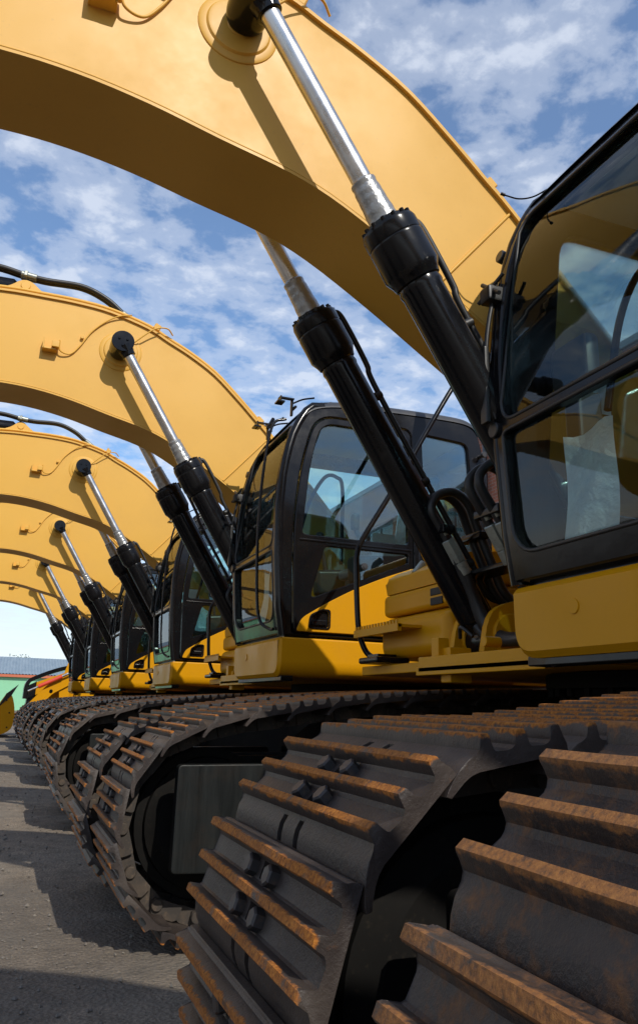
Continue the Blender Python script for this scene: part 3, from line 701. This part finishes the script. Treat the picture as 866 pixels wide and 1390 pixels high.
def wire_bm(bm):
    tube(bm, [(-2.68, -.25, 3.40), (-2.67, -.235, 3.33), (-2.60, -.215, 3.325), (-2.54, -.212, 3.40), (-2.47, -.212, 3.53), (-2.38, -.214, 3.63), (-2.29, -.225, 3.69), (-2.2, -.23, 3.715)], .0055, 6)
    tube(bm, [(-2.20, -.22, 3.46), (-2.10, -.25, 3.56), (-2.02, -.26, 3.63), (-1.93, -.235, 3.66), (-1.88, -.20, 3.63)], .0055, 6)
    cyl(bm, (-2.53, -.225, 3.47), (-2.53, -.2, 3.47), .012)
def cylinder(root, y, key):
    d = (FOOT-PIN).normalized(); P = PIN+Vector((0, y, 0)); L = (FOOT-PIN).length; s = -1 if y < 0 else 1
    def barrel(bm):
        g = .97
        lathe(bm, P+d*g, d, [(0, .060), (.0, .070), (.02, .074), (.02, .098), (.035, .103), (.075, .103), (.08, .100), (.09, .103), (.20, .103), (.225, .090), (.245, .084), (.25, .077), (.27, .081), (.285, .077), (L-g-.12, .077), (L-g-.10, .07), (L-g-.05, .05)], 40)
        lathe(bm, P+d*(L)-Vector((0, .075, 0)), (0, 1, 0), [(0, .05), (0, .075), (.01, .08), (.14, .08), (.15, .075), (.15, .05)], 28)
        x, yv = frame_of(d)
        for i in range(14):
            a = 2*math.pi*i/14; c = P+d*(g+.004)+(x*math.cos(a)+yv*math.sin(a))*.087
            cyl(bm, c, c+d*.02, .0085, 8)
    b = obj('boom_cylinder', 'barrel'+key, barrel, 'black', root)
    obj('piston_rod', 'rod'+key, lambda bm: lathe(bm, P+d*.05, d, [(0, .038), (.80, .038)], 32), 'chrome', b)
    def wrapf(bm):
        rnd = random.Random(2); lathe(bm, P+d*.80, d, [(0, .039), (.003, .043)]+[(.008+.008*i, .046+.0004*i+rnd.uniform(-.0012, .0012)) for i in range(18)]+[(.155, .054), (.172, .056)], 36, cap=False)
    obj('rod_film_wrap', 'wrapf'+key, wrapf, 'film', b)
    def eye(bm):
        lathe(bm, P+Vector((0, -s*.145, 0)), (0, s, 0), [(0, .05), (0, .07), (.012, .076), (.04, .080), (.193, .080), (.197, .077), (.197, .0)], 40)
        lathe(bm, P+d*.03, d, [(0, .062), (.05, .052), (.055, .05), (.075, .05), (.08, .042)], 28)
        for i in range(3):
            a = 2*math.pi*i/3+.5; c = P+Vector((.032*math.cos(a), s*.050, .032*math.sin(a))); cyl(bm, c, c+Vector((0, s*.012, 0)), .009, 6)
    obj('rod_eye', 'eye'+key, eye, 'black', b)
    def line(bm):
        x = Vector((0, s, 0)); nrm = Vector((-d.z, 0, d.x)); nrm = nrm if nrm.x > 0 else -nrm   # rear/upper side of the barrel
        a = P+d*1.0+nrm*.105; tube(bm, [a-nrm*.01, a+nrm*.022+d*.01, a+nrm*.03+d*.08, P+d*1.27+nrm*.13, P+d*1.42+nrm*.112, P+d*2.30+nrm*.112], .0125, 8)
        tube(bm, [P+d*2.29+nrm*.112, P+d*2.42+nrm*.11+x*.0, P+d*2.5+nrm*.2], .013, 8)
        for q in (1.42, 1.85, 2.25): tube(bm, [P+d*q+nrm*.085, P+d*q+nrm*.118], .02, 8, smooth=False)
        cyl(bm, a-nrm*.005-d*.02, a-nrm*.005+d*.03, .02)
    obj('cylinder_oil_line', 'line'+key, line, 'rubber', b)

def upper(root):
    # swing frame
    def frame(bm):
        box(bm, -1.05, 2.0, -.38, 1.30, 1.115, 1.16, .006); box(bm, -1.16, -1.05, -.40, .48, 1.10, 1.165, .006)
        box(bm, -.9, 2.3, -1.33, .0, 1.12, 1.17, .004)
        for y in (-.28, .20, -.50 if False else .44):
            prism(bm, round_poly([(-1.02, 1.165), (.35, 1.165), (.18, 1.85), (-.06, 1.86), (-.62, 1.46), (-.98, 1.36)], [.0, .0, .12, .12, .1, .08], 4), y, y+.035, .004)
        for y in (-.30, .185, .425): lathe(bm, (FOOT.x-.0, y, FOOT.z+.012), (0, 1, 0), [(0, .05), (0, .085), (.01, .09), (.02, .09), (.02, .1), (.05, .1), (.065, .085), (.065, .05)], 30)
        for x in (-1.14, -.9): box(bm, x, x+.05, .34, .40, 1.165, 1.24, .004)
        box(bm, -1.12, -1.02, .28, .36, 1.06, 1.20, .006); box(bm, -1.16, -1.12, -.38, .5, 1.09, 1.125, .004)
        cyl(bm, (-1.13, .02, 1.205), (-1.06, .02, 1.205), .02)
    obj('swing_frame', 'sframe', frame, 'yellow', root)
    def base(bm):
        plate(bm, round_poly([(-1.372, 1.112), (-.415, 1.112), (-.412, 1.333), (-1.372, 1.333)], [.09, .10, .02, .012], 7), [], -1.305, .30, .02, fn=lambda a, t, z: Vector((t, a, z)))
    cb_ = obj('cab_base', 'cbase', base, 'yellow', root)
    obj('cab_mount_rail', 'cmount', lambda bm: (box(bm, -1.26, .2, -1.33, -.46, 1.332, 1.353), box(bm, -1.275, -1.2, -1.34, -.45, 1.09, 1.12, .004)), 'black', cb_)
    obj('blanking_plug', 'plug', lambda bm: cyl(bm, (-1.309, -.72, 1.245), (-1.302, -.72, 1.245), .022), 'yellow', cb_)
    # right hand toolbox with tread
    tb = obj('toolbox', 'tbox', lambda bm: (box(bm, -1.0, -.25, .50, 1.20, 1.19, 1.40, .06, 4), box(bm, -.98, -.25, .53, 1.195, 1.405, 1.52, .028, 3),
             prism(bm, round_poly([(-.97, 1.52), (-.2, 1.52), (-.2, 1.70), (-.50, 1.69), (-.88, 1.655), (-.97, 1.60)], [.0, 0, .02, .05, .03, .02], 3), .52, 1.185, .022)), 'yellow', root)
    obj('vent_slots', 'vent', lambda bm: [box(bm, -.985, -.975, .575, .685, z, z+.034, .003) for z in (1.418, 1.462)], 'grille', tb)
    obj('step_tread', 'tread', lambda bm: (box(bm, -1.12, -.98, .74, 1.24, 1.318, 1.332), [box(bm, -1.123, -1.117, .75+.033*i, .765+.033*i, 1.318, 1.352) for i in range(15)], box(bm, -1.125, -1.105, .74, 1.24, 1.30, 1.335)), 'yellow', tb)
    obj('cover_latch', 'latch', lambda bm: cyl(bm, (-.95, .90, 1.60), (-.90, .90, 1.66), .018), 'zinc', tb)
    obj('lower_step', 'lstep', lambda bm: (box(bm, -1.13, -.95, .95, 1.17, 1.165, 1.195, .01), box(bm, -1.1, -1.0, 1.0, 1.12, 1.195, 1.21)), 'black', tb)
    obj('front_handrail', 'hrail', lambda bm: tube(bm, [(-.30, 1.30, 3.10), (-.5, 1.30, 2.79), (-.85, 1.30, 2.18), (-1.055, 1.30, 1.84), (-1.085, 1.30, 1.76), (-1.09, 1.30, 1.66), (-1.075, 1.30, 1.38), (-1.05, 1.29, 1.27), (-1.02, 1.26, 1.215), (-.98, 1.18, 1.195), (-.93, 1.10, 1.19)], .015, 8), 'black', root)
    def mirror(bm): box(bm, -.34, -.27, 1.16, 1.42, 3.0, 3.30, .025, 3)
    obj('mirror', 'mirror', mirror, 'black', root)
    # engine housing, tank and counterweight
    eh = obj('engine_housing', 'ehouse', lambda bm: (box(bm, .55, 2.15, -1.36, 1.32, 1.17, 2.02, .04, 3), box(bm, -.25, .55, .50, 1.30, 1.17, 2.0, .04, 3), box(bm, .75, 1.9, -.6, .9, 2.02, 2.22, .05, 3)), 'yellow', root)
    obj('side_grille', 'sgr', lambda bm: [box(bm, .7, 1.3, -1.372, -1.362, 1.4+.05*i, 1.425+.05*i, .003) for i in range(9)], 'grille', eh)
    obj('exhaust_stack', 'exh', lambda bm: (cyl(bm, (1.5, .55, 2.2), (1.5, .55, 2.62), .055), tube(bm, [(1.5, .55, 2.6), (1.5, .55, 2.70), (1.58, .55, 2.78)], .045, 12)), 'satin', eh)
    def rails(bm):
        for y in (.95, 1.28):
            tube(bm, [(.05, y, 2.0), (.05, y, 2.34), (.12, y, 2.42), (.75, y, 2.42), (.82, y, 2.34), (.82, y, 2.0)], .014, 8, k=4); tube(bm, [(.06, y, 2.2), (.81, y, 2.2)], .012, 8)
    obj('deck_handrail', 'drails', rails, 'black', eh)
    def cw(bm):
        prism(bm, round_poly([(2.16, 1.14), (2.50, 1.14), (2.78, 1.35), (2.80, 1.9), (2.62, 2.10), (2.16, 2.10)], [.02, .1, .15, .12, .1, .02], 5), -1.35, 1.35, .04)
    obj('counterweight', 'cw', cw, 'yellow', root)
    # slew ring and carbody
    def slew(bm):
        lathe(bm, (0, 0, .95), (0, 0, 1), [(0, .50), (0, .66), (.05, .66), (.052, .60), (.10, .60), (.102, .70), (.16, .70), (.16, .5)], 56)
        for i in range(36):
            a = 2*math.pi*i/36; cyl(bm, (.68*math.cos(a), .68*math.sin(a), 1.02), (.68*math.cos(a), .68*math.sin(a), 1.055), .016, 6)
            cyl(bm, (.63*math.cos(a+.05), .63*math.sin(a+.05), .995), (.63*math.cos(a+.05), .63*math.sin(a+.05), 1.02), .014, 6)
    obj('slew_ring', 'slew', slew, 'under', root)
    def car(bm):
        box(bm, -.62, .62, -.62, .62, .52, .95, .03)
        for sx in (-1, 1):
            for sy in (-1, 1):
                a = Vector((sx*.45, sy*.45, 0)); b = Vector((sx*1.0, sy*1.08, 0)); pts = []
                n = Vector((-(b-a).y, (b-a).x, 0)).normalized()*.17
                t = [(a-n, .56, .94), (a+n, .56, .94), (b+n, .36, .72), (b-n, .36, .72)]
                lo_ = [bm.verts.new((p.x, p.y, z0)) for p, z0, z1 in t]; hi = [bm.verts.new((p.x, p.y, z1)) for p, z0, z1 in t]
                bm.faces.new(lo_[::-1]); bm.faces.new(hi)
                for i in range(4): bm.faces.new((lo_[i], lo_[(i+1) % 4], hi[(i+1) % 4], hi[i]))
    obj('undercarriage_body', 'car', car, 'under', root)
    # hose loops between frame and boom
    def loops(bm):
        for y in (.295, .365):
            tube(bm, [(-.72, y, 1.22), (-.93, y-.01, 1.26), (-1.02, y, 1.45), (-1.13, y, 1.66), (-1.19, y, 1.76), (-1.16, y, 1.83), (-1.08, y, 1.855), (-1.01, y, 1.81), (-.96, y+.01, 1.71), (-.90, y, 1.56), (-.82, y, 1.42), (-.62, y-.03, 1.32)], .0195, 10)
        for y in (-.10, -.03):
            tube(bm, [(-.72, y, 1.22), (-.90, y, 1.30), (-1.03, y, 1.5), (-1.13, y, 1.66), (-1.205, y, 1.78), (-1.17, y, 1.85), (-1.10, y, 1.875), (-1.04, y, 1.83), (-1.01, y+.01, 1.71), (-.97, y, 1.58), (-.9, y, 1.45), (-.7, y, 1.36)], .0185, 10)
        # heavier hoses sweeping from the fittings into the frame
        for y in (.295, .365): tube(bm, [(-1.06, y, 1.55), (-1.03, y, 1.50), (-.99, y, 1.40), (-.955, y-.03, 1.30), (-.94, y-.12, 1.24), (-.94, y-.32, 1.225), (-.90, y-.42, 1.23)], .0265, 12)
        tube(bm, [(-1.0, .30, 1.25), (-1.02, .36, 1.29), (-1.0, .40, 1.25)], .008, 6)
    hl = obj('hydraulic_hoses', 'hoses', loops, 'rubber', root)
    for y in (.295, .365, -.10, -.03): obj('hose_fitting', 'fit', lambda bm: (cyl(bm, (-1.115, 0, 1.643), (-1.060, 0, 1.553), .032, 6), cyl(bm, (-1.15, 0, 1.70), (-1.125, 0, 1.66), .022, 12), cyl(bm, (-1.060, 0, 1.553), (-1.03, 0, 1.503), .029, 14)), 'zinc', hl, (0, y, 0))
    obj('hose_clamp', 'clamp', lambda bm: (box(bm, -1.16, -1.10, .25, .42, 1.665, 1.70, .006), box(bm, -.985, -.93, .25, .42, 1.66, 1.69, .006), box(bm, -1.16, -1.10, -.15, .02, 1.665, 1.70, .006), box(bm, -1.02, -.9, -.15, .40, 1.50, 1.52, .004)), 'black', hl)
    obj('hose_bracket', 'hbr', lambda bm: (prism(bm, [(-.86, 1.16), (-.76, 1.16), (-.80, 1.75), (-.86, 1.84), (-.90, 1.84)], .075, .095, .003),), 'yellow', hl)

def make_boom(root, rot):
    bo = obj('boom', 'boom', boom_bm, 'boom', root)
    obj('pin_boss', 'boss', boss_bm, 'boom', bo); obj('hydraulic_pipes', 'pipes', pipes_bm, 'boom', bo)
    obj('stick_cylinder_ear', 'ear', ear_bm, 'boom', bo)
    obj('light_bracket', 'lbr', bracket_bm, 'boom', bo); obj('lamp_cable', 'wire', wire_bm, 'boom', bo)
    def hose(bm):
        for dy_ in (0, .045):
            tube(bm, [(-3.6, -.05+dy_, 3.97), (-3.2, -.05+dy_, 3.99), (-2.99, -.05+dy_, 3.965), (-2.83, -.05+dy_, 3.955), (-2.57, -.05+dy_, 3.965), (-2.38, -.05+dy_, 3.90), (-2.24, -.05+dy_, 3.80), (-2.08, -.02+dy_, 3.71)], .0185, 10)
    hs = obj('hydraulic_hose', 'bhose', hose, 'rubber', bo)
    for y in (-.05, -.005):
        obj('hose_fitting', 'bfit', lambda bm: (cyl(bm, (-3.01, 0, 3.967), (-2.90, 0, 3.958), .023, 12), cyl(bm, (-2.99, 0, 3.967), (-2.965, 0, 3.965), .034, 6)), 'zinc', hs, (0, y, 0))
        obj('hose_fitting', 'bfit2', lambda bm: cyl(bm, (-2.255, 0, 3.812), (-2.14, .01, 3.735), .023, 12), 'zinc', hs, (0, y, 0))
    # stick, its cylinder and bucket (mostly outside the picture)
    sc = obj('stick_cylinder', 'scyl', lambda bm: (lathe(bm, (-2.965, -.06, 3.855), (0, 1, 0), [(0, .04), (0, .065), (.12, .065), (.12, .04)], 24), lathe(bm, (-3.02, 0, 3.855), (-1, 0, -.03), [(0, .05), (.03, .075), (1.25, .075), (1.27, .095), (1.45, .095), (1.47, .05)], 32)), 'black', bo)
    obj('piston_rod', 'scr', lambda bm: cyl(bm, (-4.45, 0, 3.81), (-5.35, 0, 3.785), .04, 24), 'chrome', sc)
    def stick(bm):
        prism(bm, round_poly([(-5.25, 3.90), (-5.45, 3.88), (-6.0, 2.75), (-6.45, 1.0), (-6.30, .92), (-5.85, 1.6), (-5.35, 2.55), (-5.2, 3.2)], [.06, .06, .2, .08, .08, .1, .15, .1], 4), -.15, .15, .012)
    stk = obj('stick', 'stick', stick, 'boom', root)
    def bucket(bm):
        arc = [(-6.35, 1.05), (-6.15, 1.0), (-5.75, .88), (-5.45, .62), (-5.42, .32), (-5.62, .10), (-5.95, .04), (-6.25, .06)]
        strip(bm, sm(arc), -.5, .5, .03)
        for y in (-.5, .475): prism(bm, sm(arc)+[(-6.3, .5)], y, y+.025)
    bk = obj('bucket', 'bucket', bucket, 'under', stk)
    obj('bucket_teeth', 'teeth', lambda bm: [prism(bm, [(-6.22, .05), (-6.42, .09), (-6.22, .13)], y, y+.07) for y in (-.49, -.25, -.03, .2, .42)], 'under', bk)
    if rot:
        piv = Matrix.Translation((.02, 0, 1.70)) @ Matrix.Rotation(R(rot), 4, 'Y') @ Matrix.Translation((-.02, 0, -1.70)); bo.matrix_local = piv
    return bo

# ------------------------------------------------------------------ the row of excavators
P_ = 3.301
machines = [
    (-1, (-.015, .013), 'yellow excavator at bottom right, only its brown scratched crawler track in view'),
    (0, (.07, .069), 'nearest yellow excavator, boom crossing the top of the picture, cab cut by right edge'),
    (1, (.023, -.077), 'yellow excavator whose whole black cab with yellow door panel shows mid picture'),
    (2, (.05, -.046), 'yellow excavator directly behind the one with the fully visible cab'),
    (3, (.011, -.015), 'yellow excavator third from the far end of the row'),
    (4, (-.046, .056), 'yellow excavator second from the far end of the row'),
    (5, (-.093, .0), 'farthest yellow excavator, last of the row next to the small loader'),
]
for i, (du, dv), lab in machines:
    root = thing('excavator', lab, 'excavator', (du, i*P_+dv, 0), 'yellow excavators parked side by side in a row')
    if i == -1:
        make_track(root, -1, -1.90, .46, (-2.24, .75), 'm', True, None); make_track(root, 1, -1.96, .517, (-2.243, .873), 'n', True, 'brown crawler track with scratched cleats', .03)
    elif i == 0:
        make_track(root, -1, -1.955, .505, (-2.258, .838), 'a', False, None); make_track(root, 1, -1.87, .45, (-2.235, .738), 'b', False, None)
    else:
        k = 'cd'[i % 2]
        if k == 'd': make_track(root, -1, -1.87, .45, (-2.233, .756), 'b2', False, None); make_track(root, 1, -1.87, .455, (-2.175, .805), 'c2', False, None)
        else: make_track(root, -1, -1.875, .45, (-2.2, .80), 'd2', False, None); make_track(root, 1, -1.87, .45, (-2.235, .738), 'b', False, None)
    upper(root); cab = make_cab(root, i <= 0)
    make_boom(root, {-1: 0, 0: -.6, 1: .3, 2: .4, 3: .2, 4: -.2, 5: .2}[i])
    cylinder(root, -.37, 'L'); cylinder(root, .37, 'R')

# papers hanging inside the cabs
def sheet(bm):
    n = 10
    g = [[bm.verts.new((.010*math.sin(i*.9+j*.5)+.03*(j/n), -.10+.20*i/6+.02*(1-j/n), .36*j/n+.012*math.sin(i*1.1)*(j == n))) for i in range(7)] for j in range(n+1)]
    for j in range(n):
        for i in range(6): bm.faces.new((g[j][i], g[j][i+1], g[j+1][i+1], g[j+1][i]))
    r_ = bmesh.ops.solidify(bm, geom=bm.faces[:], thickness=.002)
s1 = obj('paper_sheet', 'sheet', sheet, 'paper'); s1.location = (.07-1.22, .069-.735, 1.445); s1.rotation_euler = (R(-4), 0, R(8))
tag(s1, 'pale blue crumpled paper sheet behind the lower windscreen of the nearest excavator', 'paper')
s2 = obj('paper_sheet', 'sheet', sheet, 'paper'); s2.location = (.023-1.22, P_-.077-.74, 1.445); s2.rotation_euler = (R(3), 0, R(-6))
tag(s2, 'pale paper sheet behind the lower windscreen of the second excavator', 'paper')

# ------------------------------------------------------------------ loader at the far end
ld = thing('wheel_loader', 'small yellow loader with black hood and red cylinder beyond the last excavator', 'loader', (0, 20.5, 0))
lb = obj('loader_body', 'lbody', lambda bm: (box(bm, -.95, 2.2, -.55, .55, .62, 1.25, .06, 3), prism(bm, round_poly([(-2.0, .95), (-1.05, .85), (-.4, .9), (-.4, 1.62), (-1.2, 1.66), (-2.0, 1.35)], .05, 3), -.42, .42, .02)), 'yellow', ld)
obj('hood', 'lhood', lambda bm: (prism(bm, [(-2.13, .80), (-1.92, .95), (-1.92, 1.40), (-2.10, 1.30)], -.47, .47, .02), strip(bm, sm([(-2.12, .95), (-2.10, 1.30), (-1.95, 1.44), (-1.3, 1.70), (-.6, 1.82), (-.2, 1.82)][::-1]), -.46, .46, -.10)), 'black', lb)
obj('operator_cab', 'lcab', lambda bm: (box(bm, .0, 1.2, -.5, .5, 2.45, 2.55, .03), [box(bm, x, x+.07, y, y+.07, 1.2, 2.46) for x in (.03, 1.1) for y in (-.48, .41)], box(bm, .1, 1.1, -.45, .45, 1.25, 1.5)), 'black', lb)
arm = [(-.95, 1.86), (-.78, 1.80), (-.9, 1.45), (-1.5, 1.10), (-2.0, .55), (-2.35, .35), (-2.42, .50), (-2.15, .75), (-1.65, 1.32), (-1.05, 1.62)]
for y in (-.66, .54):
    a = obj('lift_arm', 'larm', lambda bm: prism(bm, round_poly(arm, .06, 3), 0, .10, .008), 'yellow', ld, (0, y, 0))
    obj('arm_pin', 'lpin', lambda bm: [cyl(bm, (x, -.02, z), (x, .12, z), .045) for x, z in ((-.92, 1.72), (-2.33, .45), (-1.55, 1.16))], 'black', a)
lc = obj('lift_cylinder', 'lred', lambda bm: cyl(bm, (-1.88, -.75, 1.26), (-1.32, -.75, 1.54), .05), 'red', ld)
obj('piston_rod', 'lrod', lambda bm: (cyl(bm, (-2.12, -.75, 1.14), (-1.88, -.75, 1.26), .026), cyl(bm, (-1.33, -.75, 1.535), (-1.1, -.75, 1.65), .035)), 'chrome', lc)
obj('mast_post', 'lpost', lambda bm: (prism(bm, [(-1.30, .72), (-1.12, .72), (-1.0, 1.95), (-1.18, 1.95), (-1.36, 1.3)], -.60, -.57, .004), box(bm, -1.12, -.6, -.62, -.57, .82, .90)), 'yellow', ld)
lbk = obj('bucket', 'lbucket', lambda bm: (strip(bm, sm([(-3.25, .05), (-2.75, .05), (-2.42, .22), (-2.38, .62), (-2.48, 1.0), (-2.62, 1.08)]), -.95, .95, .035), [prism(bm, sm([(-3.2, .05), (-2.75, .05), (-2.42, .22), (-2.38, .62), (-2.48, 1.0), (-2.62, 1.08)]), y, y+.03) for y in (-.98, .95)]), 'yellow', ld)
obj('bucket_rim', 'lrim', lambda bm: prism(bm, [(-2.62, 1.07), (-2.36, 1.30), (-2.5, 1.02), (-2.8, .7)], -.99, -.9), 'black', lbk)
obj('rivet', 'lriv', lambda bm: [cyl(bm, (x, -.99, z), (x, -.975, z), .02, 8) for x, z in ((-2.52, .25), (-2.50, .6), (-2.6, .9))], 'black', lbk)
for x in (-1.15, 1.45):
    for y in (-.62, .62):
        w = obj('wheel', 'lw', lambda bm: lathe(bm, (0, -.16, 0), (0, 1, 0), [(0, .24), (0, .44), (.04, .5), (.28, .5), (.32, .44), (.32, .24)], 32), 'tyre', ld, (x, y, .5))
        obj('rim', 'lwr', lambda bm: lathe(bm, (0, -.12, 0), (0, 1, 0), [(0, .06), (0, .235), (.24, .235), (.24, .06)], 24), 'yellow', w)

# distant roof lamp / scrub seen over the green building
tr = thing('small_tree', 'small tree top just showing above the blue grey roof of the green building', 'tree', (-1.4, 92, 0))
obj('trunk', 'ttrunk', lambda bm: (lathe(bm, (0, 0, 0), (0, 0, 1), [(0, .14), (2, .11), (4.6, .05)], 10), tube(bm, [(0, 0, 3), (.4, .1, 4.1), (.9, .1, 4.8)], .04, 6), tube(bm, [(0, 0, 3.2), (-.5, .1, 4.2), (-.9, .1, 4.7)], .04, 6)), 'bark', tr)
def crown(bm):
    rnd = random.Random(9)
    for i in range(700):
        c = Vector((rnd.gauss(0, .55), rnd.gauss(0, .5), 4.75+rnd.gauss(0, .32))); s = .08; a = Vector((rnd.uniform(-1, 1), rnd.uniform(-1, 1), rnd.uniform(-1, 1))).normalized()*s; b = a.cross(Vector((rnd.random(), rnd.random(), 1))).normalized()*s
        bm.faces.new([bm.verts.new(c+q) for q in (a, b, -a, -b)])
obj('crown', 'tcrown', crown, 'leaf', tr, wn=False)
